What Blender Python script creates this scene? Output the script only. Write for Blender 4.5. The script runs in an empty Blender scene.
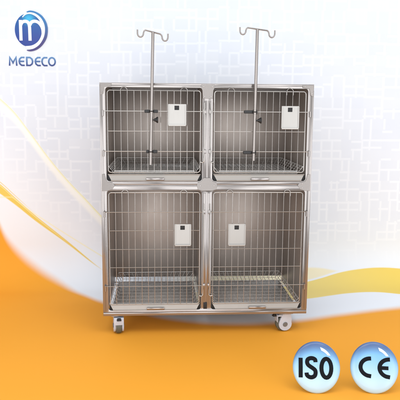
import bpy, bmesh, math, random
from mathutils import Vector, Matrix
random.seed(7)
S = bpy.context.scene
COL = S.collection

# ------------------------------------------------------------------ camera
cam_d = bpy.data.cameras.new('camera'); cam = bpy.data.objects.new('camera', cam_d); COL.objects.link(cam)
yaw, pitch, roll, F = 0.0615117, 0.1513457, 0.0073396, 0.6102262
fw = Vector((math.sin(yaw)*math.cos(pitch), math.cos(yaw)*math.cos(pitch), -math.sin(pitch)))
rt = Vector((math.cos(yaw), -math.sin(yaw), 0)); up = rt.cross(fw)
r2 = math.cos(roll)*rt + math.sin(roll)*up; u2 = -math.sin(roll)*rt + math.cos(roll)*up
M = Matrix((r2, u2, -fw)).transposed().to_4x4()
M.translation = Vector((-0.2557088, -3.5045388, 1.339134))
cam.matrix_world = M
cam_d.sensor_fit = 'HORIZONTAL'; cam_d.sensor_width = 36; cam_d.lens = 36*F*1000/400
cam_d.clip_start = .05; cam_d.clip_end = 200
S.camera = cam

# ------------------------------------------------------------------ world (made-up surround, dark patches for steel to mirror) and added lamps
W = bpy.data.worlds.new('World'); S.world = W; W.use_nodes = True
nt = W.node_tree; nt.nodes.clear()
wo = nt.nodes.new('ShaderNodeOutputWorld'); bg = nt.nodes.new('ShaderNodeBackground')
tc = nt.nodes.new('ShaderNodeTexCoord'); nz = nt.nodes.new('ShaderNodeTexNoise'); rp = nt.nodes.new('ShaderNodeValToRGB')
mp = nt.nodes.new('ShaderNodeMapping'); mp.inputs['Scale'].default_value = (1.6, 1.6, 1.0)
nz.inputs['Scale'].default_value = 2.8; nz.inputs['Detail'].default_value = 2.5
rp.color_ramp.elements[0].position = .43; rp.color_ramp.elements[0].color = (.10, .095, .10, 1)
rp.color_ramp.elements[1].position = .51; rp.color_ramp.elements[1].color = (.93, .97, 1, 1)
nt.links.new(tc.outputs['Generated'], mp.inputs['Vector']); nt.links.new(mp.outputs[0], nz.inputs['Vector'])
nt.links.new(nz.outputs['Fac'], rp.inputs['Fac']); nt.links.new(rp.outputs[0], bg.inputs['Color'])
bg.inputs['Strength'].default_value = 1.22
nt.links.new(bg.outputs[0], wo.inputs['Surface'])

def area(name, loc, target, sx, sy, power, color):
    d = bpy.data.lights.new(name, 'AREA'); d.shape = 'RECTANGLE'; d.size = sx; d.size_y = sy
    d.energy = power; d.color = color
    o = bpy.data.objects.new(name, d); COL.objects.link(o); o.location = loc
    o.rotation_euler = (Vector(target)-Vector(loc)).to_track_quat('-Z', 'Y').to_euler()
    return o
area('added_side_fill', (-3.2, -3.8, 1.9), (0, .8, .9), 3.0, 2.6, 16, (.93, .96, 1))  # unseen fill lamp, added to even out the backdrop
area('added_floor_fill', (0, -1.7, 2.9), (0, -1.3, 0), 3.4, 1.2, 29, (.93, .96, 1))  # unseen lamp added above to brighten the floor
for lx_ in (-2.7, -.2, 2.5): area('added_front_fill', (lx_, -5.4, .75), (lx_*.5, 0, .7), 1.8, 3.3, 37, (.93, .96, 1))  # unseen panes added to light the interiors and band the steel reflections
area('added_side_fill', (3.3, -3.6, 1.8), (0, .8, .9), 3.0, 2.6, 16, (.93, .96, 1))  # matching unseen fill added on the right

S.view_settings.view_transform = 'Standard'; S.view_settings.look = 'None'
S.view_settings.exposure = 0.23; S.view_settings.gamma = 1
S.render.engine = 'CYCLES'
S.cycles.max_bounces = 10; S.cycles.glossy_bounces = 8; S.cycles.diffuse_bounces = 2
S.cycles.caustics_reflective = False

# ------------------------------------------------------------------ node helper
class NB:
    def __init__(s, name):
        s.m = bpy.data.materials.new(name); s.m.use_nodes = True; s.t = s.m.node_tree
        s.b = s.t.nodes['Principled BSDF']
    def n(s, typ, **kw):
        x = s.t.nodes.new(typ)
        for k, v in kw.items(): setattr(x, k, v)
        return x
    def put(s, inp, v):
        if isinstance(v, bpy.types.NodeSocket): s.t.links.new(v, inp)
        else: inp.default_value = v
    def math(s, op, a, b=None, c=None, clamp=False):
        x = s.n('ShaderNodeMath', operation=op); x.use_clamp = clamp
        s.put(x.inputs[0], a)
        if b is not None: s.put(x.inputs[1], b)
        if c is not None: s.put(x.inputs[2], c)
        return x.outputs[0]
    def mix(s, f, a, b):
        x = s.n('ShaderNodeMix', data_type='RGBA')
        s.put(x.inputs[0], f)
        for i, v in ((6, a), (7, b)):
            s.put(x.inputs[i], v if isinstance(v, bpy.types.NodeSocket) else (*v, 1))
        return x.outputs[2]
    def step(s, v, e0, e1):
        x = s.n('ShaderNodeMapRange', interpolation_type='SMOOTHSTEP')
        s.put(x.inputs[0], v); s.put(x.inputs[1], e0); s.put(x.inputs[2], e1); s.put(x.inputs[3], 0.); s.put(x.inputs[4], 1.)
        return x.outputs[0]

def lin(r, g, b):
    f = lambda c: (c/255/12.92) if c/255 <= .04045 else ((c/255+.055)/1.055)**2.4
    return (f(r), f(g), f(b))

def steel(name, base, rough, streak=(60, 60, 1.2), bump=.02, var=.16, blot=.25, metal=1.):
    q = NB(name); t = q.n('ShaderNodeTexCoord')
    m = q.n('ShaderNodeMapping'); m.inputs['Scale'].default_value = streak; q.put(m.inputs[0], t.outputs['Object'])
    a = q.n('ShaderNodeTexNoise'); a.inputs['Scale'].default_value = 4; a.inputs['Detail'].default_value = 5; q.put(a.inputs['Vector'], m.outputs[0])
    b = q.n('ShaderNodeTexNoise'); b.inputs['Scale'].default_value = 9; b.inputs['Detail'].default_value = 3; q.put(b.inputs['Vector'], t.outputs['Object'])
    dark = tuple(c*(1-var) for c in base); lite = tuple(min(1, c*(1+var)) for c in base)
    q.put(q.b.inputs['Base Color'], q.mix(a.outputs['Fac'], dark, lite))
    q.b.inputs['Metallic'].default_value = metal
    r = q.math('MULTIPLY_ADD', a.outputs['Fac'], rough*.5, rough*.55)
    r = q.math('MULTIPLY_ADD', b.outputs['Fac'], rough*blot, r)
    q.put(q.b.inputs['Roughness'], r)
    # hammered waviness of thin sheet plus brushing
    c = q.n('ShaderNodeTexNoise'); c.inputs['Scale'].default_value = 3.2; c.inputs['Detail'].default_value = 1; q.put(c.inputs['Vector'], t.outputs['Object'])
    h = q.math('MULTIPLY_ADD', a.outputs['Fac'], .2, q.math('MULTIPLY', c.outputs['Fac'], 14.))
    bp = q.n('ShaderNodeBump'); bp.inputs['Strength'].default_value = bump; bp.inputs['Distance'].default_value = .02
    q.put(bp.inputs['Height'], h); q.put(q.b.inputs['Normal'], bp.outputs[0])
    return q.m

def plain(name, col, rough=.5, metal=0., var=.12, coat=0., scale=25):
    q = NB(name); t = q.n('ShaderNodeTexCoord')
    a = q.n('ShaderNodeTexNoise'); a.inputs['Scale'].default_value = scale; a.inputs['Detail'].default_value = 4; q.put(a.inputs['Vector'], t.outputs['Object'])
    q.put(q.b.inputs['Base Color'], q.mix(a.outputs['Fac'], tuple(c*(1-var) for c in col), tuple(min(1, c*(1+var)) for c in col)))
    q.put(q.b.inputs['Roughness'], q.math('MULTIPLY_ADD', a.outputs['Fac'], .2, max(0, rough-.1)))
    q.b.inputs['Metallic'].default_value = metal; q.b.inputs['Coat Weight'].default_value = coat
    return q.m

M_FRAME = steel('polished_frame_steel', (.33, .30, .285), .17, (4, 4, 160), .03, .06, metal=.68)
M_GUSSET = steel('dull_joint_steel', (.25, .225, .21), .30, (4, 4, 160), .02, .06, metal=.66)
M_POST = steel('polished_post_steel', (.33, .30, .285), .17, (160, 160, 2), .03, .06, metal=.68)
M_PANEL = steel('brushed_panel_steel', (.53, .455, .405), .46, (110, 110, .8), .025, .08, metal=.55)
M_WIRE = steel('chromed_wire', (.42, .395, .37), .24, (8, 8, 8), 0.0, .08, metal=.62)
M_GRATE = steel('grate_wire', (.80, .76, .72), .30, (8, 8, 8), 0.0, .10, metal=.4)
M_TRAY = steel('tray_steel', (.36, .33, .30), .50, (2, 160, 160), .03, .05, metal=.66)
M_PLATE = steel('card_plate_steel', (.41, .39, .365), .34, (120, 120, 2), .01, .04, metal=.5)
M_PAN = steel('tray_pan_steel', (.66, .62, .58), .34, (2, 100, 100), .03, .06, metal=.3)
M_POLE = steel('pole_steel', (.31, .275, .255), .22, (60, 60, 1), .0, .08, metal=.75)
M_BLACK = plain('black_rubber', (.018, .017, .017), .5)
M_HOLE = plain('painted_opening_shade', (.012, .011, .011), .6)  # shade inside openings, painted as a near-black fill
M_HOOD = plain('pale_grey_plastic', (.56, .61, .71), .35)
M_WHITE = plain('white_plastic_disc', (.80, .80, .82), .3)
M_TYRE = plain('grey_tyre_rubber', (.11, .115, .09), .6)
M_HUB = plain('grey_hub', (.16, .16, .16), .4)

# ------------------------------------------------------------------ geometry helpers
def obj(name, bm, mat, parent=None, smooth=True, angle=40):
    me = bpy.data.meshes.new(name); bmesh.ops.recalc_face_normals(bm, faces=bm.faces)
    bm.to_mesh(me); bm.free()
    if smooth:
        for p in me.polygons: p.use_smooth = True
        me.set_sharp_from_angle(angle=math.radians(angle))
    for m in (mat if isinstance(mat, (list, tuple)) else [mat]): me.materials.append(m)
    o = bpy.data.objects.new(name, me); COL.objects.link(o)
    if parent: o.parent = parent
    return o
def empty(name, loc, label, cat, group=None, rz=0):
    o = bpy.data.objects.new(name, None); COL.objects.link(o); o.location = loc; o.rotation_euler = (0, 0, rz)
    o.empty_display_size = .1
    o['label'] = label; o['category'] = cat
    if group: o['group'] = group
    return o
def box(bm, a, b, bev=0., mtx=None, seg=2):
    c = bmesh.ops.create_cube(bm, size=1)['verts']
    s = [b[i]-a[i] for i in range(3)]
    for v in c: v.co = Vector([(a[i]+b[i])/2+v.co[i]*s[i] for i in range(3)])
    if bev:
        es = {e for v in c for e in v.link_edges}
        g = bmesh.ops.bevel(bm, geom=list(es), offset=bev, segments=seg, affect='EDGES', profile=.5)
        c = list({v for f in g['faces'] for v in f.verts} | {v for v in c if v.is_valid})
    if mtx:
        for v in c: v.co = mtx @ v.co
    return c
def tube(bm, pts, r, seg=8, closed=False, cap=True):
    pts = [Vector(p) for p in pts]; n = len(pts); rings = []
    t0 = (pts[1]-pts[0]).normalized()
    nrm = t0.orthogonal().normalized()
    prev = None
    for i in range(n):
        if closed: t = (pts[(i+1) % n]-pts[i-1]).normalized()
        elif i == 0: t = t0
        elif i == n-1: t = (pts[-1]-pts[-2]).normalized()
        else: t = ((pts[i+1]-pts[i]).normalized()+(pts[i]-pts[i-1]).normalized()).normalized()
        if prev is None: nrm = t.orthogonal().normalized()
        else: nrm = (nrm - t*nrm.dot(t)).normalized()
        prev = t; bn = t.cross(nrm)
        rr = r[i] if isinstance(r, (list, tuple)) else r
        rings.append([bm.verts.new(pts[i]+rr*(math.cos(2*math.pi*k/seg)*nrm+math.sin(2*math.pi*k/seg)*bn)) for k in range(seg)])
    m = n if closed else n-1
    for i in range(m):
        A, B = rings[i], rings[(i+1) % n]; off = 0
        if closed and i == n-1:
            off = min(range(seg), key=lambda o: (A[0].co-B[o].co).length)
        for k in range(seg):
            bm.faces.new((A[k], A[(k+1) % seg], B[(k+1+off) % seg], B[(k+off) % seg]))
    if cap and not closed:
        bm.faces.new(rings[0][::-1]); bm.faces.new(rings[-1])
def rrect(x0, z0, x1, z1, r, n=6):
    out = []
    for cx, cz, a0 in ((x1-r, z1-r, 0), (x0+r, z1-r, 90), (x0+r, z0+r, 180), (x1-r, z0+r, 270)):
        for k in range(n+1):
            a = math.radians(a0+90*k/n); out.append((cx+r*math.cos(a), cz+r*math.sin(a)))
    return out
def plate_mesh(outline, holes, y0, y1, bev=.0012):
    """flat plate in the xz plane, cut with holes, thickness y0..y1, edges eased"""
    cu = bpy.data.curves.new('plate', 'CURVE'); cu.dimensions = '2D'; cu.fill_mode = 'BOTH'
    th = (y1-y0)/2
    cu.extrude = max(th-bev, 1e-4); cu.bevel_depth = bev; cu.bevel_resolution = 1; cu.offset = -bev
    for ring in [outline]+holes:
        sp = cu.splines.new('POLY'); sp.points.add(len(ring)-1); sp.use_cyclic_u = True
        for i, (x, z) in enumerate(ring): sp.points[i].co = (x, z, 0, 1)
    tmp = bpy.data.objects.new('tmp', cu)
    me = bpy.data.meshes.new_from_object(tmp)
    bm = bmesh.new(); bm.from_mesh(me)
    bpy.data.objects.remove(tmp); bpy.data.curves.remove(cu); bpy.data.meshes.remove(me)
    for v in bm.verts: v.co = Vector((v.co.x, (y0+y1)/2-v.co.z, v.co.y))
    bmesh.ops.remove_doubles(bm, verts=bm.verts, dist=1e-5)
    return bm
def join(bm, other):
    me = bpy.data.meshes.new('j'); other.to_mesh(me); other.free(); bm.from_mesh(me); bpy.data.meshes.remove(me)
def cyl(bm, c, axis, r, h, seg=24, bev=0.):
    axis = Vector(axis).normalized(); c = Vector(c)
    if bev:
        pts = [c-axis*h/2, c-axis*(h/2)+axis*1e-5, c-axis*(h/2-bev), c+axis*(h/2-bev), c+axis*h/2-axis*1e-5, c+axis*h/2]
        tube(bm, pts, [max(r-bev*1.0, .0005)]*2+[r, r]+[max(r-bev, .0005)]*2, seg)
    else: tube(bm, [c-axis*h/2, c+axis*h/2], r, seg)

# ------------------------------------------------------------------ the printed backdrop sweep (floor + curve + wall)
YF, R0, YW, ZT, HW = .85, .30, 1.15, 3.2, 3.4
FZ = -.0122          # floor level
def backdrop():
    q = NB('printed_backdrop')
    uv = q.n('ShaderNodeUVMap'); uv.uv_map = 'sheet'
    sp = q.n('ShaderNodeSeparateXYZ'); q.put(sp.inputs[0], uv.outputs[0]); X, Y = sp.outputs[0], sp.outputs[1]
    un = q.math('MULTIPLY_ADD', X, 1/4.8, .5)
    def curve(pts):
        f = q.n('ShaderNodeFloatCurve'); mpg = f.mapping; mpg.extend = 'HORIZONTAL'; mpg.use_clip = False
        P = [((x+2.4)/4.8, (s+1)/3) for x, s in pts]; c = mpg.curves[0]
        c.points[0].location = P[0]; c.points[1].location = P[-1]
        for p in P[1:-1]: c.points.new(*p)
        mpg.update(); q.put(f.inputs['Value'], un); f.inputs['Factor'].default_value = 1
        return q.math('MULTIPLY_ADD', f.outputs[0], 3., -1.)
    above = lambda c, w, o=0.: q.step(q.math('SUBTRACT', Y, q.math('ADD', c, o)), -w, w)
    def inv(v): return q.math('SUBTRACT', 1., v)
    mul = lambda a, b: q.math('MULTIPLY', a, b)
    # tiles: an irregular basket of rectangles outlined in white
    def nz2(a, b, k):
        cb = q.n('ShaderNodeCombineXYZ'); q.put(cb.inputs[0], a); q.put(cb.inputs[1], b); cb.inputs[2].default_value = k
        w = q.n('ShaderNodeTexWhiteNoise'); w.noise_dimensions = '3D'; q.put(w.inputs['Vector'], cb.outputs[0]); return w.outputs['Value']
    C = .080
    u = q.math('MULTIPLY', X, 1/C); v = q.math('MULTIPLY', Y, 1/C)
    fl = lambda a: q.math('FLOOR', a)
    def lines(a, b, k):       # lines at near-integer a, running along b, kept at random per cell of b
        row = fl(b)
        near = fl(q.math('ADD', a, .5))
        jit = q.math('MULTIPLY_ADD', nz2(near, fl(q.math('MULTIPLY', b, .5)), k+3.), .5, -.25)
        d = q.math('ABSOLUTE', q.math('SUBTRACT', q.math('SUBTRACT', a, near), jit))
        keep = q.math('GREATER_THAN', nz2(near, row, k), .32)
        return mul(q.step(d, .155, .03), mul(keep, .75))
    ln = q.math('MAXIMUM', lines(u, v, 1.), lines(v, u, 9.))
    big = q.n('ShaderNodeTexNoise'); big.inputs['Scale'].default_value = 2.3; q.put(big.inputs['Vector'], uv.outputs[0])
    cellr = nz2(fl(q.math('MULTIPLY', u, .5)), fl(v), 5.)
    tone = q.math('MULTIPLY_ADD', cellr, .35, q.math('MULTIPLY', big.outputs['Fac'], .9), clamp=True)
    cell = q.mix(tone, lin(238, 241, 247), lin(229, 234, 244))
    WHITE = lin(244, 247, 253)
    wall = q.mix(ln, cell, WHITE)
    # the tiles fade out low down on the left and towards the white swoosh
    fade = q.math('MULTIPLY', q.step(Y, .25, .75), 1.)
    lowl = q.step(q.math('ADD', Y, q.math('MULTIPLY', X, .9)), -.55, .25)
    wall = q.mix(mul(fade, lowl), WHITE, wall)
    YB = lin(246, 214, 106); YP = lin(250, 240, 208)
    # pale wedge, yellow band with its white rim
    pt = curve([(-.6,.2),(0.029, 0.225), (0.419, 0.248), (0.736, 0.266), (0.879, 0.269), (0.973, 0.264), (1.089, 0.241), (1.205, 0.222),(1.5,.17)])
    bt = curve([(-.6,-.1),(0.017, 0.0), (0.469, 0.03), (0.857, 0.135), (0.957, 0.167), (1.126, 0.223), (1.291, 0.253), (1.453, 0.264), (1.612, 0.254), (1.923, 0.205)])
    bb = curve([(-.6,-.3),(0.0, -0.28), (0.425, -0.252), (0.78, -0.197), (0.957, -0.132), (1.122, -0.078), (1.317, -0.06), (1.485, -0.116), (1.733, -0.233)])
    og = curve([(-1.765, 1.18), (-1.575, 0.833), (-1.495, 0.617), (-1.447, 0.508), (-1.343, 0.387), (-1.204, 0.276), (-1.004, 0.129), (-0.826, -0.054), (-0.699, -0.198), (-0.408, -0.453), (-0.148, -0.609), (0.165, -0.686), (0.554, -0.656), (0.911, -0.545), (1.366, -0.419), (1.672, -0.366)])
    right = q.step(X, -.35, .25)
    below = mul(inv(above(pt, .012)), right)
    wall = q.mix(below, wall, WHITE)
    wall = q.mix(mul(mul(inv(above(pt, .012)), above(bt, .008, .018)), right), wall, YP)
    shade = q.step(X, .5, 1.7)
    yb = q.mix(shade, lin(248, 226, 146), YB)
    wall = q.mix(mul(mul(inv(above(bt, .006)), above(bb, .012)), right), wall, yb)
    # thin yellow strokes at the left
    def stroke(lo, hi, col, soft, x0, x1, base, op=1.):
        m = mul(mul(above(lo, soft), inv(above(hi, soft))), mul(q.step(X, x1, x1-.22), op))
        return q.mix(m, base, col)
    A = curve([(-1.8,1.94),(-1.594, 1.709), (-1.456, 1.572), (-1.371, 1.49), (-1.246, 1.323), (-1.104, 1.122), (-0.959, 0.943), (-0.849, 0.824), (-0.738, 0.7), (-0.587, 0.542)])
    off = lambda c, d: q.math('ADD', c, d)
    wall = stroke(off(A, -.075), off(A, -.006), lin(254, 254, 250), .03, 0, -.3, wall)
    wall = stroke(off(A, -.016), off(A, -.004), lin(252, 250, 214), .010, 0, -.3, wall)
    wall = stroke(off(A, -.004), off(A, .002), lin(240, 228, 140), .004, 0, -.3, wall, .7)
    Bt = curve([(-1.8,1.17),(-1.625, 1.045), (-1.482, 0.936), (-1.375, 0.833), (-1.23, 0.697), (-1.023, 0.521), (-0.794, 0.325), (-0.699, 0.25)])
    Bb = curve([(-1.8,1.09),(-1.628, 0.97), (-1.485, 0.863), (-1.377, 0.779), (-1.231, 0.655), (-1.024, 0.497), (-0.794, 0.317), (-0.699, 0.25)])
    wall = stroke(Bb, Bt, lin(240, 206, 84), .006, 0, -.62, wall, .95)
    wall = stroke(off(Bt, -.016), off(Bt, -.008), lin(250, 235, 170), .004, 0, -.9, wall, .8)
    wall = stroke(off(Bt, .012), off(Bt, .020), lin(236, 205, 110), .005, 0, -1.2, wall, .8)
    Cc = curve([(-1.4,.84),(-1.266, 0.732), (-1.178, 0.67), (-0.97, 0.529), (-0.742, 0.383), (-0.586, 0.291)])
    wall = stroke(off(Cc, -.004), off(Cc, .004), lin(250, 240, 180), .006, 0, -.3, wall, .7)
    # orange ground of the print
    og_n = q.n('ShaderNodeTexNoise'); og_n.inputs['Scale'].default_value = 1.3; q.put(og_n.inputs['Vector'], uv.outputs[0])
    oc = q.mix(og_n.outputs['Fac'], (.95, .392, .036), (.95, .408, .042))
    final = q.mix(inv(above(og, .062)), wall, oc)
    q.put(q.b.inputs['Base Color'], final)
    q.b.inputs['Roughness'].default_value = .75; q.b.inputs['Specular IOR Level'].default_value = .15
    fine = q.n('ShaderNodeTexNoise'); fine.inputs['Scale'].default_value = 300; q.put(fine.inputs['Vector'], uv.outputs[0])
    bp = q.n('ShaderNodeBump'); bp.inputs['Strength'].default_value = .03; bp.inputs['Distance'].default_value = .002
    q.put(bp.inputs['Height'], fine.outputs['Fac']); q.put(q.b.inputs['Normal'], bp.outputs[0])
    # sheet mesh
    bm = bmesh.new(); uvl = bm.loops.layers.uv.new('sheet'); prof = []
    for y in (-1.12, -.8, -.5, 0, .5, YF): prof.append((y, 0, y-YF))
    for k in range(1, 17):
        a = math.pi/2*k/16; prof.append((YF+R0*math.sin(a), R0-R0*math.cos(a), R0*a))
    for z in (.8, 1.4, 2.0, 2.6, ZT): prof.append((YW, z, z-R0+R0*math.pi/2))
    xs = [-HW+2*HW*i/8 for i in range(9)]
    rows = [[bm.verts.new((x, y, z+FZ)) for x in xs] for y, z, s in prof]
    for j in range(len(prof)-1):
        for i in range(8):
            f = bm.faces.new((rows[j][i], rows[j][i+1], rows[j+1][i+1], rows[j+1][i]))
            for lp, (x, s) in zip(f.loops, ((xs[i], prof[j][2]), (xs[i+1], prof[j][2]), (xs[i+1], prof[j+1][2]), (xs[i], prof[j+1][2]))): lp[uvl].uv = (x, s)
    o = obj('backdrop', bm, q.m, None, True, 80); o['kind'] = 'structure'
    o['label'] = 'white and orange printed backdrop sweep under and behind the cages'
backdrop()

# ------------------------------------------------------------------ the cage bank
HX, ZB, ZTOP, D = .61, .11, 1.4697, .70
OX0, OX1 = .030, .577                       # opening, mirrored for the left column
UP0, UP1, LO0, LO1 = .915, 1.445, .141, .857
cage = empty('veterinary_cage', (0, 0, 0), 'stainless steel bank of four wire door animal cages on castors', 'animal cage')

holes = []
for s in (-1, 1):
    for z0, z1 in ((UP0, UP1), (LO0, LO1)):
        x0, x1 = (OX0, OX1) if s > 0 else (-OX1, -OX0)
        holes.append(rrect(x0, z0, x1, z1, .016))
fr = plate_mesh([(-HX, ZB), (HX, ZB), (HX, ZTOP), (-HX, ZTOP)], holes, 0, .014, .0018)
obj('front_frame', fr, M_FRAME, cage)
# raised bars and angle lips laid on the frame
for s in (-1, 1):
    bm = bmesh.new(); x = s*(HX-.016)
    box(bm, (min(x, s*HX*.9995)+.0, -.0055, ZB+.03), (max(x, s*HX*.9995), -.0002, ZTOP-.034), .0018)
    obj('corner_angle', bm, M_POST, cage)
for z0, z1 in ((.894, .911), (.862, .8905)):
    bm = bmesh.new(); mt = Matrix.Translation((0, 0, (z0+z1)/2)) @ Matrix.Rotation(math.radians(5 if z0 > .88 else -4), 4, 'X') @ Matrix.Translation((0, 0, -(z0+z1)/2))
    box(bm, (-.572, -.008, z0), (.572, -.0010, z1), .003, mt)
    obj('cross_rail', bm, M_FRAME, cage)
bm = bmesh.new()
box(bm, (-HX+.001, -.006, ZB-.001), (HX-.001, -.0004, ZB+.018), .002)
obj('bottom_rail', bm, M_FRAME, cage)
bm = bmesh.new()
box(bm, (-HX+.001, -.005, ZTOP-.012), (HX-.001, -.0004, ZTOP+.001), .002)
obj('top_rail', bm, M_FRAME, cage)
for z0, z1 in ((.925, 1.375), (.17, .845)):
    for x0 in (-.020, .003):
        bm = bmesh.new(); box(bm, (x0, -.0045, z0), (x0+.017, -.0002, z1), .0018); obj('centre_post', bm, M_POST, cage)
# gussets with rivets
def gusset(pts, riv, yb=-.0064):
    g = obj('gusset_plate', plate_mesh(pts, [], yb, -.0012, .001), M_GUSSET, cage, False)
    for x, z in riv:
        b = bmesh.new(); cyl(b, (x, yb-.0012, z), (0, 1, 0), .0042, .003, 12, .001)
        obj('rivet', b, M_FRAME, g)
gusset([(-.038, 1.464), (.038, 1.464), (.038, 1.448), (.031, 1.430), (.029, 1.386), (-.029, 1.386), (-.031, 1.430), (-.038, 1.448)],
       [(-.024, 1.452), (.024, 1.452), (-.018, 1.398), (.018, 1.398)])
def fil(pts): return pts
gusset([(-.060, .893), (-.054, .907), (-.032, .914), (-.028, .925), (-.020, .934), (.020, .934), (.028, .925), (.032, .914), (.054, .907), (.060, .893), (.054, .866), (.03, .859), (-.03, .859), (-.054, .866)],
       [(-.04, .888), (.04, .888)], -.0092)
for s in (-1, 1):
    P = [(-.604, .955), (-.588, .955), (-.58, .925), (-.572, .912), (-.545, .908), (-.530, .892), (-.545, .867), (-.575, .858), (-.604, .858)]
    P = [(-s*x, z) for x, z in P]
    if s > 0: P = P[::-1]
    gusset(P, [(s*.556, .900), (s*.556, .876)], -.0092)
    P = [(-.606, 1.466), (-.54, 1.466), (-.545, 1.450), (-.582, 1.446), (-.588, 1.41), (-.606, 1.40)]
    P = [(-s*x, z) for x, z in P]
    if s > 0: P = P[::-1]
    gusset(P, [(s*.555, 1.457), (s*.596, 1.418)])
# dark block painting the shade of a small square socket at the foot of the centre post
bm = bmesh.new(); box(bm, (-.016, -.0065, .146), (.006, -.0046, .186), .001); obj('socket_shade', bm, M_HOLE, cage)

# body sheets
bm = bmesh.new(); box(bm, (-HX+.001, .0145, ZTOP-.012), (HX-.001, D, ZTOP-.001), .002); obj('top_panel', bm, M_PANEL, cage)
for s in (-1, 1):
    bm = bmesh.new(); x0, x1 = sorted((s*(HX-.001), s*(HX-.018))); box(bm, (x0, .0145, ZB), (x1, D, ZTOP-.0125), .0015); obj('side_panel', bm, M_PANEL, cage)
bm = bmesh.new(); box(bm, (-.022, .0145, ZB+.004), (.022, D-.006, ZTOP-.0125), .0015); obj('divider_panel', bm, M_PANEL, cage)
for s in (-1, 1):
    x0, x1 = sorted((s*.0225, s*(HX-.0185)))
    for k, (z0, z1) in enumerate(((.905, ZTOP-.0128), (.150, .8755))):
        bm = bmesh.new(); box(bm, (x0, D-.012, z0), (x1, D-.0005, z1), .001)
        # pressed ribs of the back sheet
        obj('back_panel', bm, M_PANEL, cage)
    bm = bmesh.new(); box(bm, (x0, .0145, .876), (x1, D-.0005, .9045), .001); obj('shelf_panel', bm, M_PANEL, cage)
    bm = bmesh.new(); box(bm, (x0, D-.020, ZB+.001), (x1, D-.0005, ZB+.005), .0008); obj('rear_rail', bm, M_FRAME, cage)

# grates, trays, doors
def grate(cx, z):
    hw, y0, y1 = .262, .030, .655; bm = bmesh.new(); rise, out = .038, .030
    ix, iy0, iy1 = hw-out, y0+.012, y1-.02
    n = 17
    for i in range(n+1):
        x = cx-ix+2*ix*i/n
        xo = cx+(x-cx)*hw/ix
        tube(bm, [(x, iy0-.008, z+.010), (x, iy0, z), (x, iy1, z), (xo, y1, z+rise)], .0016, 6)
    m = 9
    for j in range(m+1):
        y = iy0+(iy1-iy0)*j/m; yo = y0+(y1-y0)*j/m
        tube(bm, [(cx-hw, yo, z+rise), (cx-ix, y, z-.0032), (cx+ix, y, z-.0032), (cx+hw, yo, z+rise)], .0018, 6)
    for k in (.33, .66):
        for s in (-1, 1):
            a = ix+(hw-ix)*k; tube(bm, [(cx+s*a, y0, z+rise*k), (cx+s*a, y1-.006, z+rise*k)], .0015, 6)
        tube(bm, [(cx-ix-(hw-ix)*k, iy1+.02*k, z+rise*k), (cx+ix+(hw-ix)*k, iy1+.02*k, z+rise*k)], .0015, 6)
    tube(bm, [(cx-hw, y0, z+rise), (cx-hw, y1, z+rise), (cx+hw, y1, z+rise), (cx+hw, y0, z+rise)], .0030, 8)
    tube(bm, [(cx-ix, y0+.004, z+.012), (cx+ix, y0+.004, z+.012)], .0028, 8)
    obj('floor_grate', bm, M_GRATE, cage)
def tray(cx, z0, z1, zf):
    hw = .268; bm = bmesh.new()
    box(bm, (cx-hw+.012, .020, zf), (cx+hw-.012, .64, zf+.002), .0006)
    for s in (-1, 1):
        a, b = sorted((cx+s*(hw-.012), cx+s*(hw-.010))); box(bm, (a, .020, zf), (b, .64, zf+.014), .0006)
    pan = bm; bm = bmesh.new()
    # sloping trapezoid front with folded top lip
    yt, yb2 = .002, -.007
    P = [(cx-hw+.004, yt, z1), (cx+hw-.004, yt, z1), (cx+hw-.022, yb2, z0), (cx-hw+.022, yb2, z0)]
    f0 = [bm.verts.new(p) for p in P]; f1 = [bm.verts.new((p[0], p[1]+.004, p[2])) for p in P]
    bm.faces.new(f0); bm.faces.new(f1[::-1])
    for i in range(4): bm.faces.new((f0[i], f1[i], f1[(i+1) % 4], f0[(i+1) % 4]))
    tube(bm, [(cx-hw+.002, yt, z1+.001), (cx+hw-.002, yt, z1+.001)], .0032, 8)
    tube(bm, [(cx-hw+.020, yb2, z0+.001), (cx+hw-.020, yb2, z0+.001)], .0030, 8)
    t = obj('drip_tray', bm, M_TRAY, cage)
    obj('tray_pan', pan, M_PAN, t)
    bm = bmesh.new()
    box(bm, (cx-.048, -.020, z0+.004), (cx+.056, -.0085, z0+.019), .003)
    obj('tray_handle', bm, M_FRAME, t)
    bm = bmesh.new()
    box(bm, (cx-hw-.002, .010, z0-.001), (cx+hw+.002, .0135, z0+(z1-z0)*1.0), .0005)
    obj('tray_gap_shade', bm, M_HOLE, t)  # near-black sheet paints the shade in the gap round the tray front
def hoop(bm, x0, x1, z, zt, y, r=.0016):
    c = (x0+x1)/2; h = (x1-x0)/2; pts = [(x0, y, z-.02), (x0, y, zt-h)]
    pts += [(c-h*math.cos(math.pi*k/8), y, zt-h+h*math.sin(math.pi*k/8)) for k in range(1, 8)]
    pts += [(x1, y, zt-h), (x1, y, z-.02)]
    tube(bm, pts, r, 6)
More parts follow.
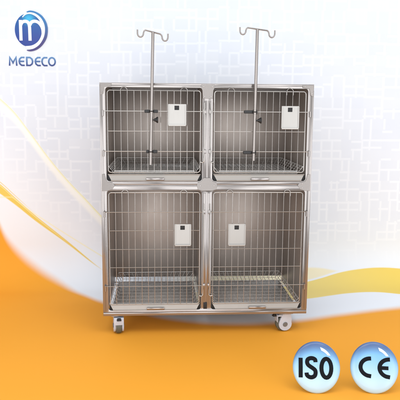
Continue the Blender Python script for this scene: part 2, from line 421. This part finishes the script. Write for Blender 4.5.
def door(s, z0, z1, rows, longrows, hasclip):
    xa, xb = (.0385, .5635) if s > 0 else (-.5665, -.041)
    bm = bmesh.new(); y = -.004
    ring = [(x, y, z) for x, z in rrect(xa, z0, xb, z1, .015)]
    tube(bm, ring, .0030, 8, closed=True)
    n = 14
    for i in range(1, n):
        x = xa+(xb-xa)*i/n + random.uniform(-.0007, .0007)
        tube(bm, [(x, y, z0), (x+random.uniform(-.0009, .0009), y+random.uniform(-.0004, .0004), (z0+z1)/2), (x+random.uniform(-.0005, .0005), y, z1)], .0016, 6)
    for k, z in enumerate(rows):
        if k in longrows: tube(bm, [(xa-.028, y-.005, z), (xb+.028, y-.0045, z)], .0021, 8)
        else: tube(bm, [(xa, y-.0048, z), (xb, y-.0042, z)], .0018, 8)
    st = (xb-xa)/n
    for a in (2, 11): hoop(bm, xa+st*a, xa+st*(a+1), z1, z1+.018, y-.0085)
    for i in range(1, n):
        for z in list(rows)+[z0, z1]:
            if random.random() < .8:
                c = bmesh.ops.create_icosphere(bm, subdivisions=1, radius=.0026)['verts']
                o = Vector((xa+(xb-xa)*i/n, y-.0022, z+random.uniform(-.0012, .0012)))
                for v in c: v.co = o+Vector((v.co.x, v.co.y*.8, v.co.z*.8))
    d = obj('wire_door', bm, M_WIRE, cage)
    # hinge sleeves on the outer stile, latch rod on the centre post
    xo = xb+.026 if s > 0 else xa-.026
    xi = xa-.024 if s > 0 else xb+.024
    for k in longrows:
        b = bmesh.new(); cyl(b, (xo, -.013, rows[k]-.012), (0, 0, 1), .0055, .034, 12, .001); obj('hinge_sleeve', b, M_POST, d)
    b = bmesh.new(); lo, hi = rows[longrows[-1]], rows[longrows[0]]
    zz = [hi+.05, hi+.02, hi+.004, hi-.02, (hi+lo)/2, lo+.03, lo+.004, lo-.03, lo-.055]
    dx = [0, .001, .004*s, .001, 0, 0, .004*s, 0, -.001]
    pts = [(xi+(.0075*s)*.3+dx[i], -.0155, zz[i]) for i in range(len(zz))]
    pts += [(pts[-1][0]+s*.008, -.0155, zz[-1]-.008), (pts[-1][0]+s*.022, -.0145, zz[-1]-.004)]
    tube(b, pts, .0038, 8); obj('latch_rod', b, M_WIRE, d)
    for k in longrows:
        b = bmesh.new(); box(b, (xi-.007, -.0125, rows[k]-.012), (xi+.010, -.0048, rows[k]+.012), .002); obj('latch_bracket', b, M_POST, d)
    return d
def card(parent, x0, x1, z0, z1, sq=True):
    y = -.016
    cxm = (x0+x1)/2; q = .013
    hole = rrect(cxm-q-.002, z1-.033, cxm+q-.002, z1-.009, .001, 1)
    bm = plate_mesh(rrect(x0, z0, x1, z1, .003, 3), [hole], y-.0018, y, .0005)
    # folded side and bottom channels
    for a, b in ((x0, x0+.007), (x1-.007, x1)): box(bm, (a, y-.0052, z0+.002), (b, y-.0022, z1-.004), .0012)
    box(bm, (x0+.002, y-.0075, z0-.003), (x1-.002, y-.0022, z0+.007), .002)
    c = obj('card_holder', bm, M_PLATE, parent, False)
    bm = bmesh.new(); box(bm, (cxm-q-.004, y+.0005, z1-.035), (cxm+q, y+.002, z1-.007), .0003); obj('card_hole_shade', bm, M_HOLE, c)  # near-black backing paints the shade inside the hole
UROWS = [1.313, 1.2005, 1.086]; LROWS = [.734, .625, .514, .405, .291]
for s in (-1, 1):
    cx = s*.3035
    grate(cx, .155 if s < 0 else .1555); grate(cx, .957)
    tray(cx, .143, .176, .122); tray(cx, .917, .951, .924)
    du = door(s, .966, 1.4285, UROWS, [0, 2], True)
    dl = door(s, .181, .8475, LROWS, [0, 4], True)
    if s < 0: card(du, -.226, -.122, 1.2335, 1.354); card(dl, -.188, -.091, .5375, .664)
    else: card(du, .4225, .5245, 1.2185, 1.3475); card(dl, .126, .229, .5365, .664)

# castors
def caster(x, y, rz):
    root = bpy.data.objects.new('caster', None); COL.objects.link(root); root.parent = cage
    root.location = (x, y, FZ); root.scale = (1.34, 1.14, 1.11); root.rotation_euler = (0, 0, rz); root.empty_display_size = .03
    # local: wheel axis along x, wheel centre at z .0375
    R = .042; cz = R
    bm = bmesh.new()
    prof = [(-.0115, .024), (-.0122, .037), (-.010, .0408), (-.006, R), (.006, R), (.010, .0408), (.0122, .037), (.0115, .024)]
    n = 40; rings = []
    for px, pr in prof: rings.append([bm.verts.new((px, pr*math.cos(2*math.pi*k/n), cz+pr*math.sin(2*math.pi*k/n))) for k in range(n)])
    for i in range(len(prof)-1):
        for k in range(n): bm.faces.new((rings[i][k], rings[i][(k+1) % n], rings[i+1][(k+1) % n], rings[i+1][k]))
    w = obj('tyre', bm, M_TYRE, root)
    for s in (-1, 1):
        bm = bmesh.new(); cyl(bm, (s*.0105, 0, cz), (1, 0, 0), .0300, .006, 40, .002); obj('wheel_disc', bm, M_WHITE, root)
        bm = bmesh.new(); cyl(bm, (s*.0232, .004, cz), (1, 0, 0), .0135, .004, 24, .002); obj('hub', bm, M_HUB, root)
    # hood: two shaped cheeks joined over the top
    bm = bmesh.new()
    for s in (-1, 1):
        P = [(-.010, .100), (.034, .100), (.037, .085), (.040, .068)]
        P += [(.005+.036*math.cos(math.radians(a)), cz+.036*math.sin(math.radians(a))) for a in range(20, -201, -20)]
        P += [(-.022, .074), (-.016, .086)]
        a, b = sorted((s*.0142, s*.0222))
        va = [bm.verts.new((a, q[0], q[1])) for q in P]; vb = [bm.verts.new((b, q[0], q[1])) for q in P]
        bm.faces.new(va); bm.faces.new(vb[::-1])
        for i in range(len(P)): bm.faces.new((va[i], vb[i], vb[(i+1) % len(P)], va[(i+1) % len(P)]))
    box(bm, (-.0216, -.008, .0865), (.0216, .033, .0995), .003)
    box(bm, (-.0216, -.040, .055), (.0216, -.0365, .096), .0016); box(bm, (-.0216, -.0362, .0870), (.0216, -.0085, .0960), .002)
    obj('fork', bm, M_HOOD, root, True, 30)
    bm = bmesh.new(); box(bm, (-.034, -.036, .1035), (.034, .042, .1075), .0012); cyl(bm, (0, .004, .1005), (0, 0, 1), .016, .009, 20)
    obj('swivel_plate', bm, M_FRAME, root)
    bm = bmesh.new(); box(bm, (-.010, -.060, .084), (.010, -.0405, .0905), .002); box(bm, (-.008, -.056, .0895), (.008, -.0405, .096), .002)
    obj('brake_lever', bm, M_BLACK, root)
caster(-.524, .045, math.radians(8)); caster(.477, .045, math.radians(-80 + 0))
caster(-.53, .63, math.radians(25)); caster(.53, .63, math.radians(160))

# ------------------------------------------------------------------ drip poles clamped on the upper doors
def drip_pole(pb, pt, bl, br, hookr, label, clampz, name='drip_stand_pole'):
    y = -.036
    root = empty(name, (pb[0], y, pb[1]), label, 'IV pole', 'drip poles clamped to the upper doors')
    L = lambda x, z, yy=0.: (x-pb[0], yy, z-pb[1])
    bm = bmesh.new(); tube(bm, [L(*pb), L(pb[0]+(pt[0]-pb[0])*.5, (pb[1]+pt[1])/2), L(*pt)], .0088, 20)
    obj('pole', bm, M_POLE, root)
    bm = bmesh.new()
    pts = []
    # one bent rod: hook, bar, hook
    rx, rz_ = .0165, .021
    def arc(cx, cz, a0, a1, yy, n=10):
        return [L(cx+rx*math.cos(math.radians(a0+(a1-a0)*k/n)), cz+rz_*math.sin(math.radians(a0+(a1-a0)*k/n)), yy) for k in range(n+1)]
    yl, yr = -.022, .022
    cxl, czl = bl[0]-.021, bl[1]-.016
    pts += [L(cxl-rx, czl+.018, yl)] + arc(cxl, czl, 180, 360, yl) + [L(cxl+rx+.003, czl+.010, yl), L(bl[0]+.006, bl[1], yl*.9)]
    pts += [L(pt[0], (bl[1]+br[1])/2, 0)]
    cxr, czr = br[0]+.021, br[1]-.016
    pts += [L(br[0]-.006, br[1], yr*.9), L(cxr-rx-.003, czr+.010, yr)] + arc(cxr, czr, 180, 360, yr) + [L(cxr+rx, czr+.018, yr)]
    tube(bm, pts, .0042, 10)
    obj('bottle_hook', bm, M_POLE, root)
    for k, (x0, x1, z) in enumerate(clampz):
        px = pb[0]+(pt[0]-pb[0])*(z-pb[1])/(pt[1]-pb[1])
        bm = bmesh.new()
        box(bm, L(x0, z-.009, .004)[:1]+(.004, z-.009-pb[1]), (px-.0095-pb[0], .024, z+.009-pb[1]), .004)
        box(bm, (px+.0095-pb[0], .004, z-.009-pb[1]), (x1-pb[0], .024, z+.009-pb[1]), .004)
        box(bm, (px-.016-pb[0], .0085, z-.007-pb[1]), (px+.016-pb[0], .023, z+.007-pb[1]), .003)
        for j in range(9):
            pass
        ring = [(px-pb[0]+.0108*math.cos(math.radians(a)), .0108*math.sin(math.radians(a)), z-pb[1]) for a in range(0, 360, 20)]
        tube(bm, ring, .0032, 6, closed=True)
        c = obj('clamp', bm, M_BLACK, root)
        if k == 0:
            bm = bmesh.new(); zk = z-.048
            tube(bm, [(px-pb[0], 0, zk-pb[1]), (px-pb[0]+.022, -.004, zk-pb[1])], .0045, 8)
            tube(bm, [(px-pb[0]+.014, -.003, zk-pb[1]), (px-pb[0]+.020, -.004, zk-pb[1]), (px-pb[0]+.034, -.006, zk-pb[1]), (px-pb[0]+.037, -.006, zk-pb[1])], [.007, .009, .019, .016], 7)
            obj('clamp_knob', bm, M_BLACK, c)
drip_pole((-.325, 1.012), (-.3085, 1.744), (-.355, 1.752), (-.263, 1.737), 0,
          'left steel IV pole with double hook, in front of the upper left cage door',
          [(-.358, -.282, 1.313), (-.350, -.286, 1.086)])
drip_pole((.2635, 1.037), (.2705, 1.769), (.208, 1.773), (.335, 1.764), 0,
          'right steel IV pole with double hook, in front of the upper right cage door',
          [(.206, .262, 1.313), (.205, .262, 1.082)])

# ------------------------------------------------------------------ strokes for lettering
def stroke(bm, pts, w, y0, y1, closed=False):
    """ribbon of even width in the xz plane, mitred joints, given thickness"""
    P = [Vector((a, b)) for a, b in pts]; n = len(P); Lf, Rt = [], []
    for i in range(n):
        a = P[i-1] if (i > 0 or closed) else None; b = P[(i+1) % n] if (i < n-1 or closed) else None
        d1 = (P[i]-a).normalized() if a is not None else (b-P[i]).normalized()
        d2 = (b-P[i]).normalized() if b is not None else d1
        t = (d1+d2).normalized(); nn = Vector((-t.y, t.x)); k = min(2.2, 1/max(.2, nn.dot(Vector((-d1.y, d1.x)))))
        Lf.append(P[i]+nn*w/2*k); Rt.append(P[i]-nn*w/2*k)
    V = [[bm.verts.new((p.x, y, p.y)) for p in side] for side in (Lf, Rt) for y in (y0, y1)]
    m = n if closed else n-1
    for i in range(m):
        j = (i+1) % n
        bm.faces.new((V[0][i], V[0][j], V[2][j], V[2][i])); bm.faces.new((V[1][i], V[3][i], V[3][j], V[1][j]))
        bm.faces.new((V[0][i], V[1][i], V[1][j], V[0][j])); bm.faces.new((V[2][i], V[2][j], V[3][j], V[3][i]))
    if not closed:
        for i in (0, n-1): bm.faces.new((V[0][i], V[2][i], V[3][i], V[1][i]))
def smooth(pts, k=6):
    out = []; n = len(pts)
    for i in range(n-1):
        p = [Vector(pts[max(0, min(n-1, i+d))]) for d in (-1, 0, 1, 2)]
        for j in range(k):
            t = j/k; out.append(tuple(.5*((2*p[1])+(p[2]-p[0])*t+(2*p[0]-5*p[1]+4*p[2]-p[3])*t*t+(3*p[1]-p[0]-3*p[2]+p[3])*t**3)))
    return out+[tuple(pts[-1])]
def arcp(cx, cz, rx, rz, a0, a1, n=14):
    return [(cx+rx*math.cos(math.radians(a0+(a1-a0)*k/n)), cz+rz*math.sin(math.radians(a0+(a1-a0)*k/n))) for k in range(n+1)]

# ------------------------------------------------------------------ emblem and lettering on the wall of the backdrop
# px() places a mark on the wall plane at its own size: 1 unit = 7.25 mm
def wx(px): return -1.2275+(px-29)*.00715
def wz(py): return 1.892-(py-29)*.00718
def blue_mat(name, c0, c1, c2, z0, z1, hi=None):
    q = NB(name); t = q.n('ShaderNodeTexCoord'); sp = q.n('ShaderNodeSeparateXYZ'); q.put(sp.inputs[0], t.outputs['Object'])
    f = q.step(sp.outputs[2], z0, z1); base = q.mix(f, c0, c1)
    if hi:
        d = q.n('ShaderNodeVectorMath', operation='DISTANCE'); q.put(d.inputs[0], t.outputs['Object']); d.inputs[1].default_value = hi[:3]
        base = q.mix(q.step(d.outputs['Value'], hi[3], 0.), base, c2)
    q.put(q.b.inputs['Base Color'], base); q.b.inputs['Roughness'].default_value = .45; return q.m
logo = empty('company_logo', (wx(29), 1.15, wz(51)), 'blue round company emblem with white letter m over blue lettering, upper left of backdrop', 'logo')
ox, oz = wx(29), wz(51)
lx = lambda p: wx(p)-ox
lz = lambda p: wz(p)-oz
MB1 = blue_mat('emblem_blue', (.02, .055, .32), (.015, .12, .38), (.05, .48, .78), lz(42), lz(16), (lx(29), 0, lz(19), .065))
MB2 = blue_mat('emblem_swirl', (.06, .045, .20), (.03, .20, .48), (.1, .4, .8), lz(46), lz(14))
MB3 = blue_mat('lettering_blue', (.03, .055, .23), (.10, .24, .48), (.1, .4, .8), lz(66), lz(57))
MWH = plain('white_print', (.86, .87, .88), .5, var=.01)
bm = plate_mesh([(x, z) for x, z in arcp(lx(28.7), lz(30.2), .0995, .118, 0, 352.8, 49)], [], -.0025, -.0005, .0003)
disc = obj('emblem_disc', bm, MB1, logo)
def crescent(outer, inner, y0, y1, mat, nm):
    return obj(nm, plate_mesh(smooth(outer)+smooth(inner)[::-1], [], y0, y1, .0002), mat, logo, False)
# white sweep: from the second hump down round the lower right
ow = [(lx(a), lz(b)) for a, b in [(22.5, 17.2), (26, 13.6), (31, 12.2), (37, 13.5), (42, 17.5), (45, 23), (46, 30), (44.5, 38), (40, 44.5), (33.5, 48.5), (26, 49)]]
iw = [(lx(a), lz(b)) for a, b in [(23.2, 17.8), (26.6, 15.0), (31, 14.3), (36, 16.5), (39.5, 20.0), (41.5, 25), (42, 31), (40.5, 37), (37, 42), (31.5, 45.2), (25, 46)]]
crescent(ow, iw, -.0045, -.0027, MWH, 'white_sweep')
ob = [(lx(a), lz(b)) for a, b in [(27, 12.2), (31, 11), (37, 12.3), (43, 16.3), (47, 23), (48, 30), (46.5, 38), (42, 45), (36, 49.6), (30, 51.2), (26, 50.4)]]
ib = [(lx(a), lz(b)) for a, b in [(28, 13), (31.5, 12.6), (36.5, 14), (41.5, 18), (44.6, 24), (45.2, 30.5), (43.6, 37.5), (39.5, 44), (34.5, 47.8), (30, 49.4), (26.5, 49.8)]]
crescent(ob, ib, -.0063, -.0047, MB2, 'blue_sweep')
bm = bmesh.new(); wst = .0225
stroke(bm, [(lx(20.7), lz(20.3)), (lx(20.7), lz(40.6))], wst, -.0040, -.0026)
stroke(bm, smooth([(lx(21.0), lz(25.2)), (lx(22.4), lz(22.6)), (lx(25.4), lz(21.5)), (lx(28.3), lz(22.6)), (lx(29.6), lz(26)), (lx(29.8), lz(33)), (lx(29.8), lz(40.6))]), wst, -.0045, -.0029)
stroke(bm, smooth([(lx(30.1), lz(25.2)), (lx(31.8), lz(22.4)), (lx(35.0), lz(21.3)), (lx(38.6), lz(22.4)), (lx(41.4), lz(25.4)), (lx(43.0), lz(29.4)), (lx(43.2), lz(34))]), wst, -.0050, -.0031)
obj('letter_m', bm, MWH, logo, False)
# MEDECO, each letter stroked
bm = bmesh.new(); T, B = 57.3, 65.2; cw = .0108
def lt(pts, closed=False, dy=0.): stroke(bm, [(lx(a), lz(b)) for a, b in pts], cw, -.0030-dy, -.0006-dy, closed)
def ltarc(cx, cy, rx, ry, a0, a1, n=10, **k): lt([(cx+rx*math.cos(math.radians(a0+(a1-a0)*i/n)), cy-ry*math.sin(math.radians(a0+(a1-a0)*i/n))) for i in range(n+1)], **k)
lt([(8.2, B+.5), (8.6, T), (11.7, 62.8), (14.9, T), (15.4, B+.5)])
for x0 in (18, 34.3):
    w = 5.4
    lt([(x0+w, T), (x0+2.4, T), (x0+.6, T+1.5), (x0, 61.2), (x0+.6, B-1.5), (x0+2.4, B), (x0+w, B)])
    lt([(x0+.9, 61.2), (x0+w-.4, 61.2)], dy=.0004)
lt([(25.7, T), (29.0, T), (31.0, T+1.6), (31.6, 61.2), (31.0, B-1.6), (29.0, B), (25.7, B)], closed=True)
lt([(46.6, T), (43.2, T), (41.6, T+1.5), (41, 61.2), (41.6, B-1.5), (43.2, B), (46.6, B)])
lt([(51.2+3.3*math.cos(math.radians(a)), 61.2-3.95*math.sin(math.radians(a))) for a in range(0, 360, 20)], closed=True)
obj('lettering', bm, MB3, logo, False)

# ------------------------------------------------------------------ two round glass badges leaning on stands in front
def badge(cx, cy, rx, rz, tilt, label, kind):
    root = empty('round_badge', (cx, cy, FZ), label, 'badge', 'round blue badges in front of the cages')
    tl = math.radians(tilt)
    Rm = Matrix.Rotation(-tl, 4, 'X')           # leans back about its foot
    yawm = Matrix.Rotation(-math.radians(7 if cx < .6 else 11)*-1*-1, 4, 'Z')
    q = NB('badge_glass'); t = q.n('ShaderNodeTexCoord'); uvn = q.n('ShaderNodeUVMap'); uvn.uv_map = 'face'
    sp = q.n('ShaderNodeSeparateXYZ'); q.put(sp.inputs[0], uvn.outputs[0]); U, V = sp.outputs[0], sp.outputs[1]
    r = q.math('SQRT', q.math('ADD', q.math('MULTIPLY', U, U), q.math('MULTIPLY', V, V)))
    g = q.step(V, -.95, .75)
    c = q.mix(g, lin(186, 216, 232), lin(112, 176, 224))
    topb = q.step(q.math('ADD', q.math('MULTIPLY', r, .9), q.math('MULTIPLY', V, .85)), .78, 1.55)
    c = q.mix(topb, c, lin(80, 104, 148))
    q.put(q.b.inputs['Base Color'], c); q.b.inputs['Roughness'].default_value = .3
    q.b.inputs['Coat Weight'].default_value = .35; q.b.inputs['Coat Roughness'].default_value = .08
    bm = bmesh.new(); uvl = bm.loops.layers.uv.new('face'); n = 64
    prof = [(.0, -.0165), (.35, -.0160), (.62, -.0145), (.82, -.0118), (.93, -.0085), (.985, -.0045), (1., .0), (1., .010), (.97, .0125), (0., .0126)]
    rings = []
    for k, (a, y) in enumerate(prof):
        if a == 0: rings.append([bm.verts.new((0, y, rz))])
        else: rings.append([bm.verts.new((rx*a*math.cos(2*math.pi*i/n), y, rz+rz*a*math.sin(2*math.pi*i/n))) for i in range(n)])
    for k in range(len(prof)-1):
        A, B = rings[k], rings[k+1]
        for i in range(n):
            j = (i+1) % n
            if len(A) == 1: bm.faces.new((A[0], B[i], B[j]))
            elif len(B) == 1: bm.faces.new((A[i], B[0], A[j]))
            else: bm.faces.new((A[i], B[i], B[j], A[j]))
    for f in bm.faces:
        for lp in f.loops: lp[uvl].uv = (lp.vert.co.x/rx, (lp.vert.co.z-rz)/rz)
    for v in bm.verts: v.co = yawm @ (Rm @ v.co)
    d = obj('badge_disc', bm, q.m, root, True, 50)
    def yat(x, z):   # front surface of the dome
        a = math.sqrt((x/rx)**2+((z-rz)/rz)**2)
        for (a0, y0), (a1, y1) in zip(prof, prof[1:]):
            if a0 <= a <= a1: return y0+(y1-y0)*(a-a0)/(a1-a0)
        return 0
    def letters(bm, name, mat):
        bmesh.ops.subdivide_edges(bm, edges=[e for e in bm.edges if e.calc_length() > .012], cuts=3)
        for v in bm.verts: v.co.y += yat(v.co.x, v.co.z)
        for v in bm.verts: v.co = yawm @ (Rm @ v.co)
        return obj(name, bm, mat, root, False)
    u = rx/24.                     # badge units
    bm = bmesh.new(); w = 4.6*u
    y0, y1 = -.0012, .0006
    P = lambda pts: [(a*u, rz+b*vs*rz/24.) for a, b in pts]
    vs = .83
    if kind == 'ISO':
        stroke(bm, P([(-16.3, 10.2), (-16.3, -11.6)]), 4.1*u, y0, y1)
        s = [(-1.3, 5.8), (-1.7, 8.6), (-4.0, 10.0), (-6.8, 10.0), (-9.2, 8.4), (-9.8, 5.4), (-8.8, 2.7), (-6.4, .7), (-4.0, -1.0), (-1.9, -3.0), (-1.3, -5.9), (-2.2, -9.2), (-4.8, -10.9), (-7.6, -10.7), (-9.9, -8.8), (-10.4, -6.0)]
        stroke(bm, P(smooth(s, 4)), 4.1*u, y0, y1)
        o = [(9.6+5.0*math.cos(math.radians(a))*1.0, -.5+10.4*math.sin(math.radians(a))) for a in range(0, 360, 15)]
        stroke(bm, P(o), 4.1*u, y0, y1, closed=True)
    else:
        c = [(-3.6, 10.0)]+[(-4.2+9.9*math.cos(math.radians(a)), .2+9.8*math.sin(math.radians(a))) for a in range(98, 263, 11)]+[(-3.6, -9.7)]
        stroke(bm, P(c), 4.0*u, y0, y1)
        c = [(15.2, 10.0)]+[(14.6+9.9*math.cos(math.radians(a)), .2+9.8*math.sin(math.radians(a))) for a in range(98, 263, 11)]+[(15.2, -9.7)]
        stroke(bm, P(c), 4.0*u, y0, y1)
        stroke(bm, P([(6.4, .2), (13.6, .2)]), 3.7*u, y0-.0003, y1)
    letters(bm, 'lettering', M_INK)
    vs = 1.
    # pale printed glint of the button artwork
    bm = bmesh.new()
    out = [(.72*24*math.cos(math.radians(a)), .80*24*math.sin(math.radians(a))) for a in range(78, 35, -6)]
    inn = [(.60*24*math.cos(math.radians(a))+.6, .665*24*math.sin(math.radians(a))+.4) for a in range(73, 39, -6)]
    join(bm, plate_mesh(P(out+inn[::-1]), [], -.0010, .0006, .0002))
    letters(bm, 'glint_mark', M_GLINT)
    # easel leg behind
    bm = bmesh.new()
    top = yawm @ (Rm @ Vector((0, .0135, rz*1.25))); 
    tube(bm, [top, (top.x*1.0, top.y+.085, .004), (top.x, top.y+.10, .004)], .004, 8)
    obj('easel_leg', bm, M_FRAME, root)
M_INK = plain('black_print', (.004, .005, .008), .6)
M_INK.node_tree.nodes['Principled BSDF'].inputs['Specular IOR Level'].default_value = .12
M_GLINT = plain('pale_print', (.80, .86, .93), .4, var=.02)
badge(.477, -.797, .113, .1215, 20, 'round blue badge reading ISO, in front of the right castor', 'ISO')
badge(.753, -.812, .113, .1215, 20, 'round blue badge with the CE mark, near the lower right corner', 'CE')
